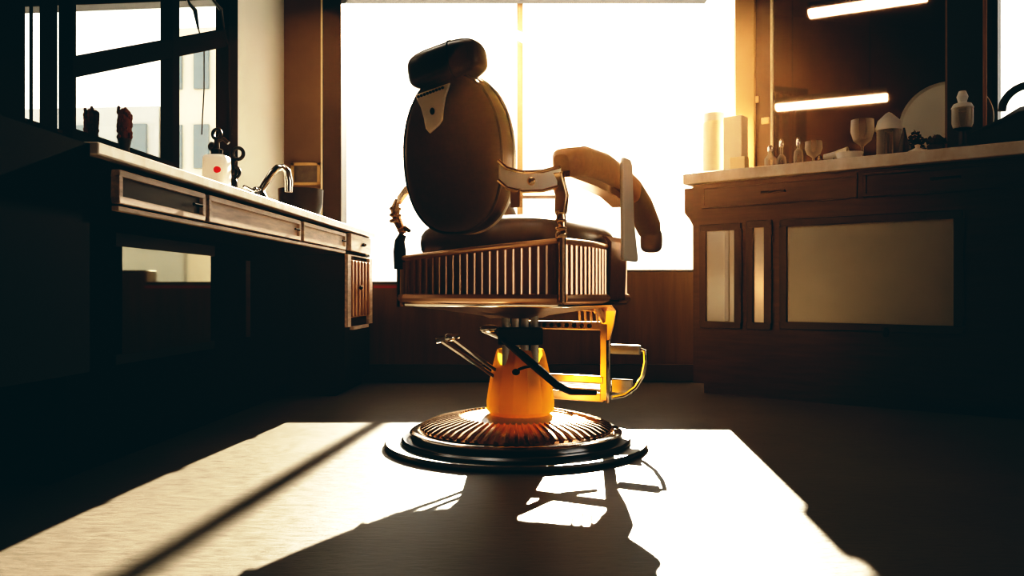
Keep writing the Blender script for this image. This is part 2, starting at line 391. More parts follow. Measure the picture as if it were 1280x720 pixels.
# seat box: rounded square of ribbed panels
A = .27
def ztop(r): return .565 + .02 * r / A
ZB = .432
cut = .07
plan = [(-A + cut, -A - .012), (A - .005, -A), (A, -A + .005), (A, A - cut), (A - cut, A), (-A + cut, A), (-A, A - cut), (-A, -A + cut)]
q = MB().hexa([L(r * .97, s * .97, ZB) for r, s in plan], [L(r * .97, s * .97, ztop(r) - .008) for r, s in plan])
q.build('seat_box', M['leather_brown'], chair)
def panel(r0, s0, r1, s1, bulge, n, name='ribbed_panel', m='ribs'):
    nrm = Vector((s1 - s0, -(r1 - r0))).normalized()
    q = MB(); pts = []
    for i in range(17):
        t = i / 16; bb = bulge * (1 - (2 * t - 1) ** 2)
        pts.append((r0 + (r1 - r0) * t + nrm.x * bb, s0 + (s1 - s0) * t + nrm.y * bb))
    def at(t):
        x = t * 16; i = min(int(x), 15); f = x - i
        return (pts[i][0] * (1 - f) + pts[i + 1][0] * f, pts[i][1] * (1 - f) + pts[i + 1][1] * f)
    # backing sheet
    q.loft([[L(p[0], p[1], ZB), L(p[0] - nrm.x * .012, p[1] - nrm.y * .012, ZB), L(p[0] - nrm.x * .012, p[1] - nrm.y * .012, ztop(p[0])), L(p[0], p[1], ztop(p[0]))] for p in pts])
    for zz, rr in ((0, .012), (1, .007)):
        q.tube([L(p[0] + nrm.x * .004, p[1] + nrm.y * .004, (ZB + .006) if zz == 0 else ztop(p[0])) for p in pts], rr, 8)
    for i in range(n):
        p = at((i + .5) / n)
        q.tube([L(p[0] + nrm.x * .002, p[1] + nrm.y * .002, ZB + .012), L(p[0] + nrm.x * .002, p[1] + nrm.y * .002, ztop(p[0]) - .01)], .0062 if n > 12 else .006, 6)
    return q.build(name, M[m], chair)
panel(-A + cut, -A - .012, A - .004, -A - .002, .022, 21)
panel(-A, -A + cut, -A + cut, -A - .012, .0, 5)
panel(A + .002, -A + .004, A + .002, .03, .008, 11)
panel(A + .002, .155, A + .002, A - cut, .0, 3)
panel(A + .002, A - cut, A - cut, A + .002, .0, 4)
panel(A - cut, A, -A + cut, A, .02, 18)
panel(-A + cut, A, -A, A - cut, .0, 4)
panel(-A - .002, A - cut, -A - .002, -A + cut, .008, 16)
q = MB().tube([L(A + .006, -A - .006, ZB - .004), L(A + .006, -A - .006, ztop(A) + .01)], .010, 10); q.blob(L(A + .006, -A - .006, ztop(A) + .016), (.014, .014, .012))
q.build('corner_post', M['brass'], chair)
q = MB().tube([L(-A - .004, -A + cut - .006, ZB - .02), L(-A - .004, -A + cut - .006, ztop(-A) + .01)], .010, 10); q.build('corner_post', M['brass'], chair)
# leather side flap between the panels of the right side
q = MB().ribbon([L(A + .0, .092, .615), L(A + .016, .092, .598), L(A + .014, .092, .52), L(A + .01, .092, ZB)], FW, .125, RT, .012); q.build('side_flap', M['leather_brown'], chair)
# tray under the seat
pl2 = [(r * 1.0, s * 1.0) for r, s in plan]
q = MB().loft([[L(r, s, ZB - .002) for r, s in pl2], [L(r * .96, s * .96, ZB - .016) for r, s in pl2], [L(r * .3, s * .3, .385) for r, s in pl2], [L(r * .24, s * .24, .378) for r, s in pl2]])
q.build('under_tray', mat('bronze tray', (.2, .13, .085), .32, .8), chair)
q = MB(); rim = [L(r * 1.0, s * 1.0, ZB - .01) for r, s in plan]; q.tube(rim + [rim[0]], .007, 8)
q.build('tray_rim', M['chrome'], chair)
# cushion
q = MB().blob(L(0.005, .015, .597), (.252, .252, .082), RM, .75, .5, 48, 20); q.build('seat_cushion', M['leather'], chair)

# backrest
SB = -.325; ZC = .815; LEAN = math.radians(5)
def back_pt(r, d, z):      # d: distance behind (+ toward camera)
    zz = z - ZC
    return L(r, SB - d * math.cos(LEAN) - zz * math.sin(LEAN), ZC + zz * math.cos(LEAN) - d * math.sin(LEAN))
def outl(k, n=64, inset=0):
    res = []
    for i in range(n):
        a = 2 * PI * i / n; c, s_ = math.cos(a), math.sin(a)
        e = 2 / 2.35
        x = math.copysign(abs(c) ** e, c); z = math.copysign(abs(s_) ** e, s_)
        w = .148 * (1 - .10 * max(z, 0) ** 1.5)
        res.append((x * (w - inset) * k, z * (.205 - inset) * k))
    return res
q = MB(); loops = []
for k, ins, d in [(.0, 0, .058), (.5, 0, .057), (.8, 0, .053), (.93, 0, .046), (.985, 0, .037), (1.0, 0, .026), (1.02, 0, .0), (1.0, 0, -.03), (.95, 0, -.046), (.8, 0, -.056), (.5, 0, -.062), (0, 0, -.064)]:
    loops.append([back_pt(x, d, ZC + z) for x, z in outl(max(k, .001))])
q.loft(loops); q.build('backrest', M['leather'], chair, angle=60)
q = MB(); o_ = [back_pt(x, .034, ZC + z) for x, z in outl(.998)]; q.tube(o_ + [o_[0]], .0045, 8); q.build('piping', M['piping'], chair)
q = MB(); o_ = [back_pt(x, -.034, ZC + z) for x, z in outl(1.005)]; q.tube(o_ + [o_[0]], .004, 8); q.build('front_trim', M['enamel'], chair)
# headrest
HM = RM @ Matrix.Rotation(math.radians(-9), 3, 'Y')
q = MB().blob(back_pt(-.012, .016, 1.045), (.108, .055, .048), HM, .55, .6, 40, 20); q.build('headrest', M['leather'], chair)
q = MB(); 
for k in range(24):
    pass
hp = back_pt(-.012, .016, 1.045); o_ = []
for i in range(40):
    a = 2 * PI * i / 40; c, s_ = math.cos(a), math.sin(a)
    o_.append(hp + HM @ Vector((.035, .056 * math.copysign(abs(c) ** .6, c), .049 * math.copysign(abs(s_) ** .6, s_))))
q.tube(o_ + [o_[0]], .0022, 6); q.build('headrest_seam', M['piping'], chair)
q = MB(); zs = [(.985, .052, .0), (.97, .046, 0), (.95, .036, 0), (.92, .028, 0), (.895, .024, 0), (.882, .013, 0)]
lp = []
for z, w, _ in zs:
    d = .052 + .004
    lp.append([back_pt(-.03 - w - .004, d, z - .012), back_pt(-.03 + w, d, z + .006), back_pt(-.03 + w, d + .007, z + .006), back_pt(-.03 - w - .004, d + .007, z - .012)])
q.loft(lp); hpl = q.build('headrest_plate', M['enamel'], chair, bevel=.002)
q = MB().blob(back_pt(-.033, .065, .925), (.006, .006, .009), RM); q.build('plate_hole', M['black_metal'], chair)
q = MB()
for i in range(9):
    t = i / 8; q.blob(back_pt(-.073 + .075 * t, .066, .966 + .014 * t), (.0045, .003, .0035), RM, nu=8, nv=6)
q.build('plate_studs', M['black_metal'], chair)

# arms
def arm_pad(r, s0, s1, m_rear):
    # curved padded bar: low rear, crest, then a long drop at the front
    prof = [(0, .775, .055), (.03, .783, .075), (.14, .80, .085), (.34, .805, .08), (.52, .79, .075), (.68, .765, .08), (.82, .72, .085), (.93, .665, .07), (1.0, .635, .035)]
    loops = []
    for i, (t, z, th) in enumerate(prof):
        s = s0 + (s1 - s0) * t
        j0, j1 = prof[max(i - 1, 0)], prof[min(i + 1, len(prof) - 1)]
        tz = Vector((1e-6 + (s1 - s0) * (j1[0] - j0[0]), j1[1] - j0[1])).normalized(); nz = (-tz.y, tz.x)
        ring = []
        for k in range(16):
            a = 2 * PI * k / 16; c, sn = math.cos(a), math.sin(a)
            x = math.copysign(abs(c) ** .6, c) * .036 * (.6 if i in (0, len(prof) - 1) else 1); y = math.copysign(abs(sn) ** .6, sn) * th / 2
            ring.append(L(r + x, s + nz[0] * y, z + nz[1] * y))
        loops.append(ring)
    MB().loft(loops[:6]).build('armrest_pad', m_rear, chair, angle=60)
    MB().loft(loops[5:]).build('armrest_front', M['leather'], chair, angle=60)
M['arm'] = mat('sunlit pad leather', (.38, .2, .1), .4, noise=.2, scale=50, bump=.05)  # lighter than the front's leather, bright glare put into its colour
arm_pad(A + .005, -.275, .47, M['arm'])
arm_pad(-A + .03, -.09, .47, M['arm'])
def arm_front(r):
    out = 1 if r > 0 else -1
    lp = []
    for z, s, w in [(.842, .085, .05), (.825, .088, .08), (.74, .092, .088), (.66, .098, .092), (.60, .108, .11), (.555, .116, .125), (.545, .116, .11)]:
        lp.append([L(r + out * .034, s - w / 2, z), L(r + out * .046, s - w / 2, z), L(r + out * .046, s + w / 2, z), L(r + out * .034, s + w / 2, z)])
    return MB().loft(lp)
arm_front(A + .005).build('arm_plate', M['enamel'], chair, bevel=.004)
arm_front(-A + .03).build('arm_plate', M['enamel'], chair, bevel=.004)
q = MB().ribbon([L(A, -.27, .755), L(A, -.1, .752), L(A, .06, .742), L(A, .16, .72)], RT, .05, ZV, .02); q.build('arm_rail', M['brass'], chair)
# curved scroll under the arm front
q = MB().blob(L(A + .008, .43, .625), (.034, .04, .04), RM, .6, .8); q.build('arm_roll', M['leather'], chair)
# rear post, bracket
rp = A + .002; sp = -A - .004
q = MB().tube([L(rp, sp, .58), L(rp, sp, .60), L(rp + .002, sp + .003, .62), L(rp, sp, .64), L(rp, sp - .002, .66)], [.012, .015, .009, .014, .010], 12)
for zz in (.595, .615, .635, .655): q.torus(L(rp, sp, zz), .011, .004)
q.build('rear_post', M['brass'], chair)
q = MB().ribbon([L(rp, sp, .655), L(rp + .003, sp, .70), L(rp - .008, sp, .735), L(rp - .01, sp - .01, .755)], RT, [.028, .032, .034, .04], FW, .02); q.build('post_arm', M['brass'], chair, bevel=.003)
brk = [L(.155, -.385, .755), L(.175, -.375, .735), L(.205, -.35, .727), L(.24, -.31, .732), L(.27, -.27, .747)]
q = MB().ribbon(brk, ZV, [.05, .052, .046, .044, .05], (RT * .6 - FW * .8), .012); q.build('back_bracket', M['enamel'], chair, bevel=.003)
q = MB(); 
for d in (-1, 1): q.tube([p + ZV * d * .024 - FW * .006 for p in brk], .005, 8)
q.blob(L(.222, -.342, .73), (.012, .008, .011), RM); q.build('bracket_trim', M['brass'], chair)
q = MB().ribbon([L(.19, -.36, .71), L(.19, -.36, .665)], RT, .026, FW, .014); q.ribbon([L(.19, -.36, .69), L(.265, -.275, .695)], ZV, .008, (RT * .6 - FW * .8), .008); q.build('bracket_tab', M['brass'], chair)
q = MB().tube([L(A - .01, -.265, .755), L(A + .004, -.225, .775), L(A + .01, -.185, .80)], [.008, .012, .01], 8); q.build('arm_pivot', mat('olive grip', (.12, .09, .05), .5), chair)
# left rear post seen beside the backrest
rl, sl = -A + .035, -.262
q = MB().tube([L(rl, sl, .52), L(rl, sl, .57), L(rl, sl, .60), L(rl + .012, sl, .62)], [.016, .018, .014, .010], 10); q.build('rear_post', M['black_metal'], chair)
q = MB().tube([L(rl + .012, sl, .62), L(rl - .002, sl - .01, .66), L(rl - .002, sl - .02, .69), L(rl + .012, sl - .03, .712)], [.010, .013, .013, .006], 10)
for zz in (.655, .672, .69): q.torus(L(rl - .003, sl - .016, zz), .012, .005)
q.tube([L(rl + .005, sl - .01, .628), L(rl + .03, sl - .015, .634), L(rl + .045, sl - .015, .625)], [.006, .008, .005], 8)
q.build('post_scroll', M['brass'], chair)
# left back bracket, mirrored behind the backrest
q = MB().ribbon([L(-.10, -.36, .74), L(-.16, -.335, .73), L(rl + .03, sl - .045, .708)], ZV, .02, (RT * .6 + FW * .8), .01); q.build('back_bracket', M['brass'], chair)

# footrest
SF = .30
q = MB()
for r in (-.17, .165):
    q.ribbon([L(r, SF, .105), L(r, SF, .37)], RT, .026, FW, .022)
q.ribbon([L(-.17, SF, .345), L(.165, SF, .345)], ZV, .028, FW, .018)
q.ribbon([L(-.17, SF, .115), L(.165, SF, .115)], ZV, .03, FW, .02)
q.ribbon([L(-.17, SF - .005, .172), L(.165, SF - .005, .172)], ZV, .024, FW, .014)
q.build('footrest_frame', M['brass'], chair, bevel=.003)
q = MB()
for i in range(7): q.tube([L(-.165, SF + .02 + i * .013, .135 + i * .003), L(.165, SF + .02 + i * .013, .135 + i * .003)], .0055, 6)
q.build('tread_bars', M['chrome'], chair)
q = MB()
for i in range(9): q.blob(L(-.10 + i * .027, SF - .012, .345), (.007, .005, .007), RM, nu=10, nv=8)
q.build('frame_studs', M['black_metal'], chair)
q = MB().ribbon([L(.165, .22, .425), L(.175, SF - .02, .395), L(.18, SF, .35), L(.172, SF, .29)], RT, [.10, .08, .04, .02], FW, .02)
q.ribbon([L(.02, .24, .41), L(.16, .24, .40)], ZV, .016, FW, .014)
for i in range(4): q.tube([L(.10 + i * .02, .25, .36), L(.10 + i * .02, .24, .405)], .005, 6)
q.build('footrest_hanger', M['brass'], chair, bevel=.002)
for r in (-.17, .165): MB().tube([L(r, SF, .36), L(r, .2, .43)], .012, 8).build('footrest_strut', M['brass'], chair)
q = MB().tube([L(.182, SF - .01, .10), L(.182, SF - .01, .30)], .008, 10); q.build('step_rod', M['chrome'], chair)
q = MB().tube([L(.19, SF, .272), L(.285, SF, .272)], .0155, 16); q.build('step_roller', M['enamel'], chair)
q = MB().tube([L(.285, SF, .272), L(.30, SF, .27), L(.302, SF, .235), L(.292, SF, .19), L(.27, SF, .155), L(.235, SF, .128), L(.182, SF, .115)], .0075, 10); q.build('step_loop', M['chrome'], chair)
q = MB().ribbon([L(.19, SF, .155), L(.262, SF, .155)], ZV, .045, FW, .012); q.build('step_plate', M['chrome'], chair, bevel=.003)

# ------------------------------------------------------------------ left counter
def LC(Y, b_, z): return Vector((xf(Y) - b_, Y, z))
def lbar(mb, Y0, Y1, b0, b1, z0, z1):
    return mb.hexa([LC(Y0, b0, z0), LC(Y1, b0, z0), LC(Y1, b1, z0), LC(Y0, b1, z0)], [LC(Y0, b0, z1), LC(Y1, b0, z1), LC(Y1, b1, z1), LC(Y0, b1, z1)])
DEP = .445
Ymn, Ymx = Yf(113), 3.98
q = MB(); lbar(q, Ymn, Ymx, -.015, DEP, .722, .747)
tag(q.build('marble_countertop', M['marble'], bevel=.003, off=LC(Ymn, 0, .722)), 'veined beige marble worktop of the left counter under the mirror', 'countertop')
lcab = empty('vanity_cabinet', LC(3.0, .2, 0), 'dark wood barber counter at left with three framed drawers and kneehole', 'cabinet')
q = MB(); lbar(q, Ymn, Ymx, .012, DEP, .625, .7205)
lbar(q, Yf(215), Yf(433), .25, DEP, .06, .625); lbar(q, Ymn, Yf(215), .25, DEP, .26, .625)
lbar(q, Yf(215), Yf(433), .29, DEP, .0, .06)
q.build('carcass', M['carcass'], lcab, off=loc(lcab))
def framed(mb_f, mb_p, Y0, Y1, z0, z1, t=.014, d0=.012, out=.0):
    lbar(mb_f, Y0, Y1, out - .006, d0, z1 - t, z1); lbar(mb_f, Y0, Y1, out - .006, d0, z0, z0 + t)
    k = t * 1.0
    lbar(mb_f, Y0, Y0 + k, out - .006, d0, z0 + t, z1 - t); lbar(mb_f, Y1 - k, Y1, out - .006, d0, z0 + t, z1 - t)
    lbar(mb_p, Y0 + k, Y1 - k, out + .004, d0, z0 + t, z1 - t)
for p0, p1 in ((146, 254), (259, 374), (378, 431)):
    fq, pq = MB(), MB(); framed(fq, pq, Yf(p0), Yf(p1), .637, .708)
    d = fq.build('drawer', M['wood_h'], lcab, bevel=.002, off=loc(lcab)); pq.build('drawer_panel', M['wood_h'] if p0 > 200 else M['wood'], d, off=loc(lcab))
    q = MB(); ym = Yf(p1) - .05; q.tube([LC(ym - .03, -.012, .672), LC(ym + .01, -.014, .672)], .004, 6); q.build('handle', M['knob'], d, off=loc(lcab))
q = MB(); lbar(q, Yf(146), Yf(431), -.004, .012, .622, .633); q.build('rail', M['wood_h'], lcab, bevel=.002, off=loc(lcab))
# low glass door and post in the kneehole
Y0, Y1 = Yf(147) * 1.0, Yf(256)
def Yk(px, b_=.25): return (645.0 + 250.5 + b_ * 1000) / (690 - px)      # column on the recessed plane
q = MB(); lbar(q, Yk(147), Yk(259), .238, .25, .29, .575); q.build('glass_door', mat('dim mirror glass', (.55, .52, .42), .04, 1), lcab, off=loc(lcab))
q = MB(); lbar(q, Yk(140), Yk(265), .24, .25, .575, .61); lbar(q, Yk(140), Yk(265), .24, .25, .265, .29); q.build('door_frame', M['ebony'], lcab, off=loc(lcab))
q = MB(); lbar(q, Yk(297), Yk(303), .22, .25, .29, .57); q.build('post', M['wood'], lcab, off=loc(lcab))
# end cabinet with slatted door
ec = empty('end_cabinet', LC(3.7, .2, 0), 'narrow dark cabinet with slatted door at the window end of the left counter', 'cabinet')
Ya, Yb = Yf(434), 3.975
q = MB(); lbar(q, Ya, Yb, .012, DEP, .06, .62); lbar(q, Ya, Yb, .05, DEP, 0, .06); q.build('carcass', M['carcass'], ec, off=loc(ec))
q = MB(); lbar(q, Ya, Ya + .055, -.004, .012, .30, .62); lbar(q, Yb - .07, Yb, -.004, .012, .30, .62); lbar(q, Ya, Yb, -.004, .012, .615, .6215)
q.build('face_frame', M['wood_h'], ec, bevel=.002, off=loc(ec))
fq = MB(); lbar(fq, Ya + .03, Yb - .06, -.010, .011, .637, .715); d = fq.build('drawer', M['wood_h'], ec, bevel=.003, off=loc(ec))
q = MB().blob(LC((Ya + Yb) / 2, -.018, .675), (.01, .03, .008)); q.build('knob', M['knob'], d, off=loc(ec))
q = MB(); lbar(q, Ya + .06, Yb - .075, .0, .011, .34, .60); d = q.build('door', M['louver'], ec, off=loc(ec))
q = MB()
n = 6
for i in range(n):
    yy = Ya + .075 + (Yb - Ya - .165) * i / (n - 1); lbar(q, yy - .012, yy + .012, -.009, .0, .345, .595)
q.build('slats', M['louver'], d, bevel=.002, off=loc(ec))
q = MB().blob(LC((Ya + Yb) / 2 - .05, -.016, .475), (.008, .022, .01)); q.build('knob', M['knob'], d, off=loc(ec))
q = MB(); lbar(q, Ya + .09, Yb - .09, -.006, .012, .285, .30); q.build('toe_strip', M['wood_h'], ec, off=loc(ec))
# near dark tall block
q = MB(); lbar(q, .95, Ymn - .002, .0, DEP, .30, .742); lbar(q, .95, 1.35, .2, DEP, 0, .30)
tag(q.build('side_cabinet', M['carcass'], off=LC(1.2, .2, 0)), 'black side cabinet at the near end of the left counter', 'cabinet')

# left mirror (on the left wall)
mir = empty('station_mirror', Vector((xw(2.7), 2.7, .9)), 'black framed station mirror above the left counter, with a slanting bar added for a reflected one', 'mirror')
def wbar(mb, Y0, Y1, t0, t1, z0, z1, z0b=None, z1b=None):
    z0b = z0 if z0b is None else z0b; z1b = z1 if z1b is None else z1b
    q0 = [Vector((xw(Y0) + t0, Y0, z0)), Vector((xw(Y1) + t0, Y1, z0b)), Vector((xw(Y1) + t1, Y1, z0b)), Vector((xw(Y0) + t1, Y0, z0))]
    q1 = [Vector((xw(Y0) + t0, Y0, z1)), Vector((xw(Y1) + t0, Y1, z1b)), Vector((xw(Y1) + t1, Y1, z1b)), Vector((xw(Y0) + t1, Y0, z1))]
    return mb.hexa(q0, q1)
MT = 2.1
q = MB(); wbar(q, Yw(78), Yw(276), .003, .008, .85, MT); q.build('glass', M['mirror'], mir, off=loc(mir), smooth=False)
q = MB()
wbar(q, Yw(46), Yw(68), .003, .0095, .75, MT); wbar(q, Yw(77), Yw(82), .003, .03, .75, MT)
wbar(q, Yw(205), Yw(214), .008, .03, .84, MT); wbar(q, Yw(275), Yw(287), .003, .035, .80, MT)
wbar(q, Yw(77), Yw(206), .003, .03, .76, .91); wbar(q, Yw(-10), Yw(287), .003, .03, MT, MT + .05)
wbar(q, Yw(80), Yw(276), .008, .028, 1.05, 1.105 , 1.46, 1.53)  # slanting bar added to stand for a reflected window bar
wbar(q, Yw(-10), Yw(27), .003, .0095, .75, MT); wbar(q, Yw(33), Yw(37), .003, .0095, .75, MT); wbar(q, Yw(206), Yw(276), .003, .02, .76, .80)
q.build('frame', M['mirror_frame'], mir, bevel=.002, off=loc(mir))
q = MB(); wbar(q, Yw(26), Yw(48), .003, .008, .9, MT); q.build('side_glass', M['mirror'], mir, off=loc(mir), smooth=False)
q = MB(); wbar(q, Yw(67), Yw(78), .003, .010, .9, MT); q.build('side_strip', M['mirror'], mir, off=loc(mir), smooth=False)
q = MB(); wbar(q, Yw(-10), Yw(79), .0096, .012, .75, .89); q.build('side_base', M['mirror_frame'], mir, off=loc(mir))

# things on the left counter  (b = distance behind the counter front)
TOP = .7475
def onL(px, b_):
    Y = (645.0 + 250.5 + b_ * 1000) / (690 - px) if px < 690 else 3
    return LC(Y, b_, TOP), Y
# hanging reddish brush on the mirror frame
p = Vector((xw(Yw(131)) + .06, Yw(131), .0)); pz0, pz1 = zf(174, p.y), zf(136, p.y)
br = empty('neck_brush', (p.x, p.y, TOP), 'red brown bristle brush standing against the left mirror', 'brush')
b0 = Vector((p.x, p.y, 0))
q = MB().lathe([(.012, TOP), (.018, TOP + .02), (.014, pz0 - .03), (.02, pz0)], (p.x, p.y, 0), 16); q.build('handle', M['black_plastic'], br, off=loc(br))
q = MB().lathe([(.014, pz0), (.019, pz0 + .02), (.021, pz0 + .05), (.017, pz1 - .01), (.008, pz1)], (p.x, p.y, 0), 20)
for i in range(60):
    a = random.random() * 2 * PI; z = pz0 + random.random() * (pz1 - pz0); q.blob((p.x + .018 * math.cos(a), p.y + .018 * math.sin(a), z), (.005, .005, .007), nu=6, nv=4)
q.build('bristles', M['bristle'], br, off=loc(br))
# white dispenser with red mark
c, Y = onL(271, .09)
k = Y / 1000
bt = empty('pump_bottle', c, 'white pump bottle with red mark beside the left mirror', 'bottle')
q = MB().blob(c + ZV * .055, (.036, .036, .055), None, .3, .5, 32, 16); q.build('body', M['white'], bt, off=c)
q = MB().blob(c + Vector((.012, -.033, .062)), (.013, .004, .013), None, 1, 1, 12, 8); q.build('red_mark', M['red'], bt, off=c)
q = MB().lathe([(.016, .105), (.018, .125), (.008, .13), (.007, .155)], c, 16); q.tube([c + ZV * .15, c + Vector((.02, 0, .158)), c + Vector((.035, 0, .145))], .006, 8)
q.torus(c + ZV * .172, .014, .005, (.3, 1, 0)); q.blob(c + Vector((-.014, 0, .135)), (.012, .01, .014)); q.build('pump', M['black_plastic'], bt, off=c)
# black scissor stand
c, Y = onL(290, .07)
ss = empty('clipper_stand', c, 'black tool stand with ring handles between white bottle and faucet', 'tool stand')
q = MB().lathe([(.03, 0), (.03, .012), (.012, .02), (.008, .05)], c, 20); q.tube([c + ZV * .02, c + Vector((-.004, 0, .06)), c + Vector((.004, 0, .11))], [.014, .012, .008], 8); q.blob(c + Vector((-.006, 0, .035)), (.022, .018, .028)); q.build('base', M['black_plastic'], ss, off=c)
q = MB().torus(c + Vector((.018, 0, .125)), .017, .0055, (.1, 1, 0)); q.torus(c + Vector((.008, 0, .068)), .016, .005, (.2, 1, 0)); q.torus(c + Vector((-.012, 0, .072)), .014, .005, (-.3, 1, 0)); q.build('ring_handles', M['black_plastic'], ss, off=c)
# faucet
c, Y = onL(322, .09)
fa = empty('faucet', c, 'arched chrome faucet at the window end of the left counter', 'faucet')
q = MB().lathe([(.035, 0), (.035, .02), (.026, .04), (.018, .05)], c, 24); q.build('base', M['black_plastic'], fa, off=c)
sp_ = [c + Vector(v) for v in ((0, 0, .03), (.022, .006, .07), (.045, .012, .108), (.062, .018, .126), (.078, .022, .128), (.091, .026, .115), (.097, .028, .08), (.096, .028, .045))]
q = MB().tube(sp_, [.011, .012, .012, .012, .012, .013, .014, .013], 14); q.build('spout', M['chrome'], fa, off=c)
q = MB().tube([c + Vector((-.005, -.02, .04)), c + Vector((-.03, -.05, .055))], [.008, .005], 8); q.blob(c + Vector((0, -.01, .045)), (.016, .016, .014)); q.build('handle', M['chrome'], fa, off=c)
# dark basin beyond the faucet
c, Y = onL(376, .13)
q = MB().lathe([(.05, 0), (.075, .02), (.088, .07), (.09, .125), (.084, .125), (.07, .03), (.001, .02)], c, 36, cap=False)
tag(q.build('wash_basin', M['black_plastic'], off=c), 'black basin on the left counter beside the faucet', 'basin')
# picture on the brown strip
q0 = P(365, 232, YB); q1 = P(401, 204, YB)
pf = empty('picture_frame', ((q0.x + q1.x) / 2, YB - .01, q0.z), 'small faint framed picture on the brown wall beside the window', 'picture')
cx, cz, wx, wz = (q0.x + q1.x) / 2, (q0.z + q1.z) / 2, q1.x - q0.x, q1.z - q0.z
q = MB()
for sx in (-1, 1): q.box((cx + sx * (wx / 2 - .007), YB - .011, cz), (.014, .018, wz)); q.box((cx, YB - .011, cz + sx * (wz / 2 - .007)), (wx, .018, .014))
q.build('frame', M['tan'], pf, off=loc(pf))
MB().box((cx, YB - .006, cz), (wx - .028, .008, wz - .028)).build('print', mat('grey print', (.16, .14, .12), .6, noise=.5, scale=20), pf, off=loc(pf))
# hanging lamp cord at the mirror
Yc = Yw(268); xc = xw(Yc) + .06
q = MB().tube([(xw(Yw(243)) + .05, Yw(243), zf(-8, Yw(243))), (xw(Yw(250)) + .06, Yw(250), zf(4, Yw(250))), (xw(Yw(257)) + .06, Yw(257), zf(12, Yw(257))), (xw(Yw(261)) + .06, Yw(261), zf(35, Yw(261)))], [.004, .006, .009, .004], 8)
q.tube([(xw(Yw(261)) + .06, Yw(261), zf(35, Yw(261))), (xc, Yc, zf(60, Yc)), (xc, Yc, zf(110, Yc)), (xc + .01, Yc, zf(168, Yc))], .0025, 6)
q.tube([(xw(Yw(243)) + .05, Yw(243), zf(-8, Yw(243))), (xw(Yw(243)) + .05, Yw(243), CEIL)], .003, 6)
tag(q.build('hanging_cord', M['black_plastic']), 'thin black cord hanging in front of the left mirror', 'cord')

# ------------------------------------------------------------------ right counter
aR = 2.2
q = bar(-.03, aR, -.03, BD - .002, .934, .982); tag(q.build('stone_countertop', M['marble'], bevel=.004, off=RC(.5, .2, .934)), 'white marble worktop of the right counter with dark veins', 'countertop')
rc = empty('station_cabinet', RC(.6, .24, 0), 'dark brown barber station cabinet at right with pale glass doors', 'cabinet')
q = bar(0, aR, .012, BD - .005, .05, .933); bar(.03, aR, .06, BD - .005, 0, .05, q); q.build('carcass', M['wood'], rc, off=loc(rc))
def RF(px): return af(px)[0]
def frame_r(q, a0, a1, z0, z1, t=.012, b0=-.004, b1=.012):
    bar(a0, a1, b0, b1, z1 - t, z1, q); bar(a0, a1, b0, b1, z0, z0 + t, q); bar(a0, a0 + t, b0, b1, z0 + t, z1 - t, q); bar(a1 - t, a1, b0, b1, z0 + t, z1 - t, q)
for p0, p1 in ((877, 1071), (1079, 1300)):
    q = MB(); frame_r(q, RF(p0), RF(p1), .825, .922); bar(RF(p0) + .012, RF(p1) - .012, .004, .012, .837, .91, q); d = q.build('drawer', M['wood'], rc, bevel=.002, off=loc(rc))
    am = (RF(p0) + RF(p1)) / 2; q = MB().tube([RC(am - .05, -.02, .873), RC(am + .05, -.02, .873)], .005, 8); q.tube([RC(am - .045, -.02, .873), RC(am - .045, 0, .873)], .004, 6); q.tube([RC(am + .045, -.02, .873), RC(am + .045, 0, .873)], .004, 6); q.build('handle', M['knob'], d, off=loc(rc))
M['pale_panel'] = mat('pale glossy panel', (.8, .76, .66), .2, .4)
for p0, p1, z0, z1, nm in ((883, 918, .325, .722, 'glass_panel'), (942, 955, .325, .728, 'glass_panel'), (984, 1192, .33, .725, 'glass_door')):
    q = bar(RF(p0), RF(p1), .004, .012, z0, z1); d = q.build(nm, M['steel' if nm == 'glass_door' else 'pale_panel'], rc, off=loc(rc))
    q = MB(); frame_r(q, RF(p0) - .03, RF(p1) + .03, z0 - .03, z1 + .03, .03, -.006, .012); q.build('panel_frame', M['ebony'], rc, bevel=.003, off=loc(rc))
q = bar(RF(906), RF(911), -.002, .008, .33, .72); q.build('panel_bar', M['enamel'], rc, off=loc(rc))
# corbel on the left end
q = MB(); pts = [RC(-.005, .10, .933), RC(-.085, .10, .933), RC(-.085, .10, .82), RC(-.06, .10, .79), RC(-.01, .10, .70), RC(-.005, .10, .66)]
q.prism(pts, N * .12); q.build('corbel', M['wood'], rc, bevel=.004, off=loc(rc))
q = MB().blob(RC(RF(1108), -.012, .30), (.012, .012, .02)); q.build('door_knob', M['black_metal'], rc, off=loc(rc))

# right wall mirror
rm = empty('wall_mirror', RC((a969 + a1185) / 2, BD, .99), 'large brown tinted wall mirror behind the bottles on the right counter', 'mirror')
bar(a969, a1185, BD - .012, BD - .002, .985, 2.3).build('glass', M['mirror_dim'], rm, off=loc(rm), smooth=False)
bar(a969 - .012, a969, BD - .022, BD - .002, .985, 2.3).build('edge_strip', M['cream'], rm, off=loc(rm))
bar(a1185 - .004, a1185 + .004, BD - .06, BD - .002, .985, 2.3).build('edge_strip', mat('brown edge', (.3, .2, .12), .5), rm, off=loc(rm))
# dark pillar
q = bar(a1185 + .005, a1247 - .035, BD - .07, BD - .002, .984, CEIL - .002); struct(q.build('trim_3', M['ebony'], bevel=.004), 'dark pillar between the right mirror and the far right window', 'pillar')
q = bar(af(1229, BD - .07)[0], af(1234, BD - .07)[0], BD - .085, BD - .0705, .984, CEIL - .002); struct(q.build('trim_4', M['louver'], bevel=.004), 'thin brown moulding on the dark pillar', 'trim')
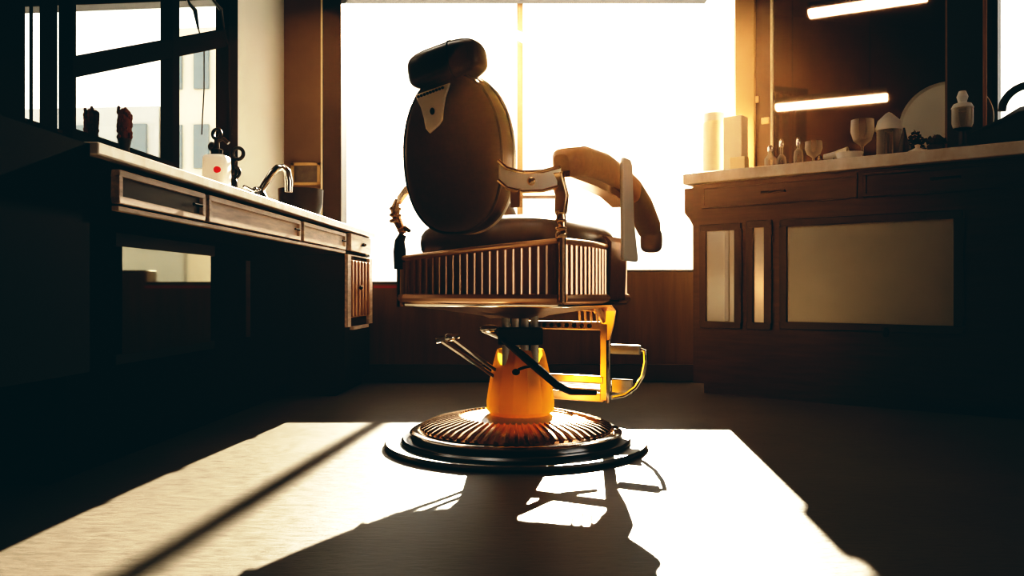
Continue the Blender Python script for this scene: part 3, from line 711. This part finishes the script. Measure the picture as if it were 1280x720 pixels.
# added pale disc standing for an oval reflection in the mirror
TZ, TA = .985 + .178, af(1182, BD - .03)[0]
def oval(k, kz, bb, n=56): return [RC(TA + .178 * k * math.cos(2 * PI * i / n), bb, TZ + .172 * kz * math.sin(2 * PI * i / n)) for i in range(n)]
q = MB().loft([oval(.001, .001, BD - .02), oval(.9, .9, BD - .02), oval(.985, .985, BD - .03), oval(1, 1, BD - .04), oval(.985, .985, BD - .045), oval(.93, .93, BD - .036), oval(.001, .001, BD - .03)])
tag(q.build('oval_reflection', M['reflection_tone'], off=RC(TA, BD - .03, .985)), 'large pale oval disc added for a reflection in the wall mirror, behind the dark pillar', 'reflection')

# things on the right counter
TR = .982
def onR(px, b_):
    a, Y = af(px, b_); return RC(a, b_, TR), Y
def hgt(py, Y): return zf(py, Y) - TR
def lath(name, prof, c, m, parent=None, n=28, cap=True):
    q = MB().lathe(prof, c, n, cap=cap); return q.build(name, m, parent, off=c)
# pale canister and boxes at the window end
c, Y = onR(892, .36); h = hgt(140, Y)
e = empty('tall_canister', c, 'tall pale canister at the window end of the right counter', 'canister')
lath('body', [(.05, 0), (.052, .01), (.052, h * .82), (.046, h * .86)], c, M['cream'], e); lath('lid', [(.048, h * .86), (.048, h * .97), (.02, h), (.001, h)], c, M['white'], e)
c, Y = onR(917, .32); h = hgt(146, Y)
MBc = bar(af(906, .32)[0], af(929, .32)[0], .30, .38, TR + .0005, TR + h); tag(MBc.build('carton', M['cream'], bevel=.003, off=c), 'tall cream carton beside the pale canister', 'box')
c, Y = onR(921, .2); a0, a1 = af(912, .2)[0], af(931, .2)[0]
q = bar(a0, a1, .2, .25, TR + .0005, TR + hgt(196, Y)); tag(q.build('soap_box', mat('bright cream card', (.95, .78, .5), .6), bevel=.002, off=c), 'small bright cream box in front of the tall carton', 'box')
# two small pale plates on the brown wall
for px, py, lab in ((944, 125, 'upper of two small pale plates on the brown wall'), (957, 151, 'lower of two small pale plates on the brown wall')):
    a, Y = af(px, BD); z = zf(py, Y); q = bar(a - .019, a + .019, BD - .01, BD, z - .016, z + .016)
    tag(q.build('small_plate', mat('pale plate', (.95, .72, .45), .5), bevel=.002), lab, 'switch plate', 'small pale plates')
def bottle(px, b_, ptop, r, label, m='clearglass', cap='chrome', shape=0):
    c, Y = onR(px, b_); h = hgt(ptop, Y)
    e = empty('bottle', c, label, 'bottle')
    if shape == 0: prof = [(r * .9, 0), (r, .006), (r, h * .5), (r * .45, h * .66), (r * .4, h * .78)]
    elif shape == 1: prof = [(r * .9, 0), (r, .006), (r * 1.05, h * .45), (r * .9, h * .6), (r * .3, h * .7), (r * .3, h * .78)]
    else: prof = [(r * .7, 0), (r, h * .2), (r * .8, h * .45), (r * .3, h * .55), (r * .3, h * .75)]
    lath('body', prof, c, M[m], e); lath('cap', [(r * .45, h * .76), (r * .5, h * .8), (r * .5, h * .93), (r * .25, h)], c, M[cap], e)
    return e
bottle(963, .16, 182, .026, 'small clear bottle with rounded cap, first right of the cream boxes', shape=0)
bottle(977, .2, 174, .022, 'slim clear bottle with flower shaped stopper on right counter', shape=2)
bottle(998, .24, 172, .02, 'thin scent bottle standing behind the wine glass', shape=1)
def goblet(px, b_, ptop, r, label):
    c, Y = onR(px, b_); h = hgt(ptop, Y)
    e = empty('goblet', c, label, 'glass')
    lath('foot', [(r * .8, 0), (r * .8, .004), (.006, .012), (.005, h * .35), (.012, h * .4)], c, M['clearglass'], e)
    lath('bowl', [(.008, h * .38), (r * .75, h * .5), (r, h * .72), (r * .95, h)], c, M['clearglass'], e, cap=False)
    return e
goblet(1017, .14, 177, .036, 'short clear goblet left of the lying brush')
goblet(1078, .12, 150, .046, 'tall cut glass goblet beside the domed jar')
# lying brush
c, Y = onR(1045, .12)
e = empty('shaving_brush', c, 'pale shaving brush resting between the two goblets', 'brush')
q = MB().tube([RC(af(1030, .12)[0], .12, TR + .035), RC(af(1046, .12)[0], .12, TR + .04)], [.012, .016], 12); q.build('handle', M['enamel'], e, off=c)
q = MB().tube([RC(af(1046, .12)[0], .12, TR + .04), RC(af(1060, .12)[0], .12, TR + .042)], [.017, .026], 14); q.build('bristles', M['cream'], e, off=c)
q = MB().lathe([(.03, 0), (.03, .006), (.008, .012), (.008, .03)], RC(af(1042, .12)[0], .12, TR), 16); q.build('stand', M['chrome'], e, off=c)
# low dish
c, Y = onR(1062, .05); tag(lath('glass_dish', [(.02, 0), (.045, .006), (.052, .03), (.048, .03), (.03, .012), (.001, .01)], c, M['enamel'], cap=False), 'low pale dish in front of the tall goblet', 'dish')
# domed jar
c, Y = onR(1111, .16); h = hgt(140, Y)
e = empty('domed_jar', c, 'clear jar with white domed lid left of the oval disc', 'jar')
lath('body', [(.044, 0), (.046, .006), (.046, h * .62)], c, M['clearglass'], e)
lath('lid', [(.05, h * .62), (.05, h * .68), (.042, h * .82), (.02, h * .93), (.012, h * .97), (.001, h)], c, M['white'], e)
q = MB()
for i in range(5):
    a = 2 * PI * i / 5; q.tube([c + Vector((.03 * math.cos(a), .03 * math.sin(a), .005)), c + Vector((.03 * math.cos(a), .03 * math.sin(a), h * .58))], .006, 6)
q.build('combs', M['black_plastic'], e, off=c)
# dark cone bottle
c, Y = onR(1130, .07); h = hgt(160, Y); tag(lath('cone_bottle', [(.02, 0), (.022, .01), (.018, h * .4), (.008, h * .8), (.003, h)], c, M['black_plastic']), 'small dark pointed bottle right of the domed jar', 'bottle')
# plants
for px, b_, ptop, lab in ((1144, .22, 160, 'small dark leafy plant in front of the oval disc, left one'), (1170, .10, 170, 'low dark leafy plant in front of the oval disc, right one')):
    c, Y = onR(px, b_); h = hgt(ptop, Y)
    e = empty('potted_plant', c, lab, 'plant', 'dark plants by the oval tray')
    lath('pot', [(.025, 0), (.032, .03), (.03, .035)], c, M['black_plastic'], e)
    q = MB()
    for i in range(150):
        a = random.random() * 2 * PI; rr = random.random() ** .6 * .034; z = .035 + random.random() * max(h - .04, .02) * (1 - rr / .07)
        p = c + Vector((rr * math.cos(a), rr * math.sin(a), z)); d = Vector((random.uniform(-1, 1), random.uniform(-1, 1), random.uniform(-.2, 1))).normalized() * .02
        s_ = d.cross(Vector((.3, .2, 1))).normalized() * .008
        q.add([p, p + d * .5 + s_, p + d, p + d * .5 - s_], [(0, 1, 2, 3)])
    q.build('foliage', M['leaf'], e, off=c)
# fallen small white cap
c, Y = onR(1147, .03); tag(lath('knob_dish', [(.03, 0), (.034, .008), (.015, .016), (.008, .02), (.011, .03), (.001, .034)], c, M['enamel']), 'small white lidded dish at the counter edge below the plants', 'dish')
# black bag at right
c, Y = onR(1262, .2)
e = empty('barber_bag', c, 'black barber bag with rounded handle at the right end of counter', 'bag')
lp = []
a0 = af(1196, .2)[0]; a1 = a0 + .5
for t, zt in ((0, .02), (.02, .05), (.12, .085), (.3, .12), (.42, .155), (.7, .165), (1, .16)):
    a = a0 + (a1 - a0) * t; lp.append([RC(a, .10, TR), RC(a, .32, TR), RC(a, .31, TR + zt * .8), RC(a, .25, TR + zt), RC(a, .17, TR + zt), RC(a, .11, TR + zt * .8)])
q = MB().loft(lp); q.build('body', M['bag'], e, bevel=.008, off=c)
ah = af(1286, .18)[0]
q = MB().tube([RC(ah + .085 * math.cos(PI - PI * i / 12), .18, TR + .15 + .085 * math.sin(PI * i / 12)) for i in range(13)], .014, 10); q.build('handle', M['bag'], e, off=c)
# white figure bottle standing on the bag's flat end
c, Y = onR(1203, .035); 
cz = zf(161, Y); c2 = Vector((c.x, c.y, TR))
e = empty('figure_bottle', c2, 'clear bottle with white rounded top before the dark pillar', 'bottle')
h0 = cz - TR; hh = zf(114, Y) - TR
lath('pedestal', [(.04, 0), (.04, .008), (.015, .014), (.012, h0 - .01), (.034, h0)], c2, M['black_plastic'], e)
lath('body', [(.03, h0), (.036, h0 + .02), (.036, h0 + (hh - h0) * .55), (.02, h0 + (hh - h0) * .66)], c2, M['clearglass'], e)
lath('cap', [(.03, h0 + (hh - h0) * .5), (.038, h0 + (hh - h0) * .55), (.03, h0 + (hh - h0) * .66), (.014, h0 + (hh - h0) * .7), (.02, h0 + (hh - h0) * .85), (.012, hh), (.001, hh + .002)], c2, M['white'], e)

# ------------------------------------------------------------------ linear pendant lamps (seen in the right mirror)
def pendant(p0, p1, label):
    p0, p1 = Vector(p0), Vector(p1); mid = (p0 + p1) / 2; d = (p1 - p0); ln = d.length; d.normalize(); s_ = Vector((-d.y, d.x, 0))
    e = empty('pendant_lamp', mid, label, 'lamp', 'linear pendant lamps')
    q = MB().hexa([p0 - s_ * .06, p1 - s_ * .06, p1 + s_ * .06, p0 + s_ * .06], [v + ZV * .05 for v in (p0 - s_ * .06, p1 - s_ * .06, p1 + s_ * .06, p0 + s_ * .06)]); q.build('housing', M['black_metal'], e, off=mid)
    q = MB().hexa([p0 - s_ * .055 - ZV * .03, p1 - s_ * .055 - ZV * .03, p1 + s_ * .055 - ZV * .03, p0 + s_ * .055 - ZV * .03], [v - ZV * .001 for v in (p0 - s_ * .055, p1 - s_ * .055, p1 + s_ * .055, p0 + s_ * .055)]); q.build('diffuser', M['lamp'], e, off=mid)
    for t in (.15, .85):
        w = p0 + (p1 - p0) * t; MB().tube([w + ZV * .05, Vector((w.x, w.y, CEIL))], .003, 6).build('suspension_cord', M['black_metal'], e, off=mid)
def reflect(v):
    v = Vector(v); dd = (v - RB).dot(N); return v - N * 2 * dd
def virt(px, py, z):
    D = (z - HC) / ((HY - py) / 1000); return reflect(P(px, py, D))
pendant(virt(1013, 16, 2.45), virt(1160, -6, 2.45), 'linear lamp hung high, the brighter upper one in the right mirror')
pendant(virt(972, 133, 1.9), virt(1110, 120, 1.9), 'linear lamp hung lower, the thin lower one in the right mirror')

# ------------------------------------------------------------------ haze in the room
hm, nt, out = simple('sunlit haze')
vs = nt.nodes.new('ShaderNodeVolumeScatter'); vs.inputs['Color'].default_value = (1, .58, .30, 1); vs.inputs['Density'].default_value = .0053; vs.inputs['Anisotropy'].default_value = .88
nt.links.new(vs.outputs[0], out.inputs['Volume'])
HAZE = True
if HAZE:
    hz = MB().box((1.2, .9, 1.34), (8.6, 7.2, 3.3)).build('haze', hm, smooth=False); tag(hz, 'faint warm haze glowing in the sunlight of the room', 'haze', kind='stuff')

# ------------------------------------------------------------------ light
wd = bpy.data.worlds.new('sky'); scene.world = wd; wd.use_nodes = True
bg = wd.node_tree.nodes['Background']; bg.inputs[0].default_value = (1, .965, .91, 1); bg.inputs[1].default_value = 2.1
sd = bpy.data.lights.new('sun', 'SUN'); sd.energy = 30; sd.angle = math.radians(.5); sd.color = (1, .90, .75)
so = bpy.data.objects.new('sun', sd); COL.objects.link(so)
so.rotation_euler = Vector((-.098, -1, -.40)).to_track_quat('-Z', 'Y').to_euler()

# ------------------------------------------------------------------ camera
cd = bpy.data.cameras.new('camera'); co = bpy.data.objects.new('camera', cd); COL.objects.link(co)
cd.sensor_width = 36; cd.lens = 36 * F / 1280; co.location = (0, 0, HC); co.rotation_euler = (PI / 2, 0, 0)
cd.shift_y = (HY - 360) / 1280; cd.clip_start = .02
scene.camera = co

# ------------------------------------------------------------------ colour
vw = scene.view_settings; vw.view_transform = 'Standard'; vw.look = 'None'; vw.exposure = 0; vw.gamma = 1
try:
    vw.use_curve_mapping = True
    cm = vw.curve_mapping
    def setc(i, pts):
        c = cm.curves[i]
        while len(c.points) > 2: c.points.remove(c.points[1])
        c.points[0].location = pts[0]; c.points[-1].location = pts[-1]
        for p in pts[1:-1]: c.points.new(*p)
    base = [(0, 0), (.02, .001), (.05, .005), (.1, .026), (.2, .12), (.4, .405), (.7, .82), (1, 1)]
    for i, k in enumerate((.0006, .0055, .007)):
        setc(i, [(x, y * (1 - k) + k) for x, y in base])
    cm.update()
except Exception as ex:
    print(ex)
cyc = getattr(scene, 'cycles', None)
if cyc:
    cyc.max_bounces = 8; cyc.volume_bounces = 0; cyc.transparent_max_bounces = 12; cyc.sample_clamp_indirect = 4; cyc.use_denoising = True
    cyc.caustics_reflective = False
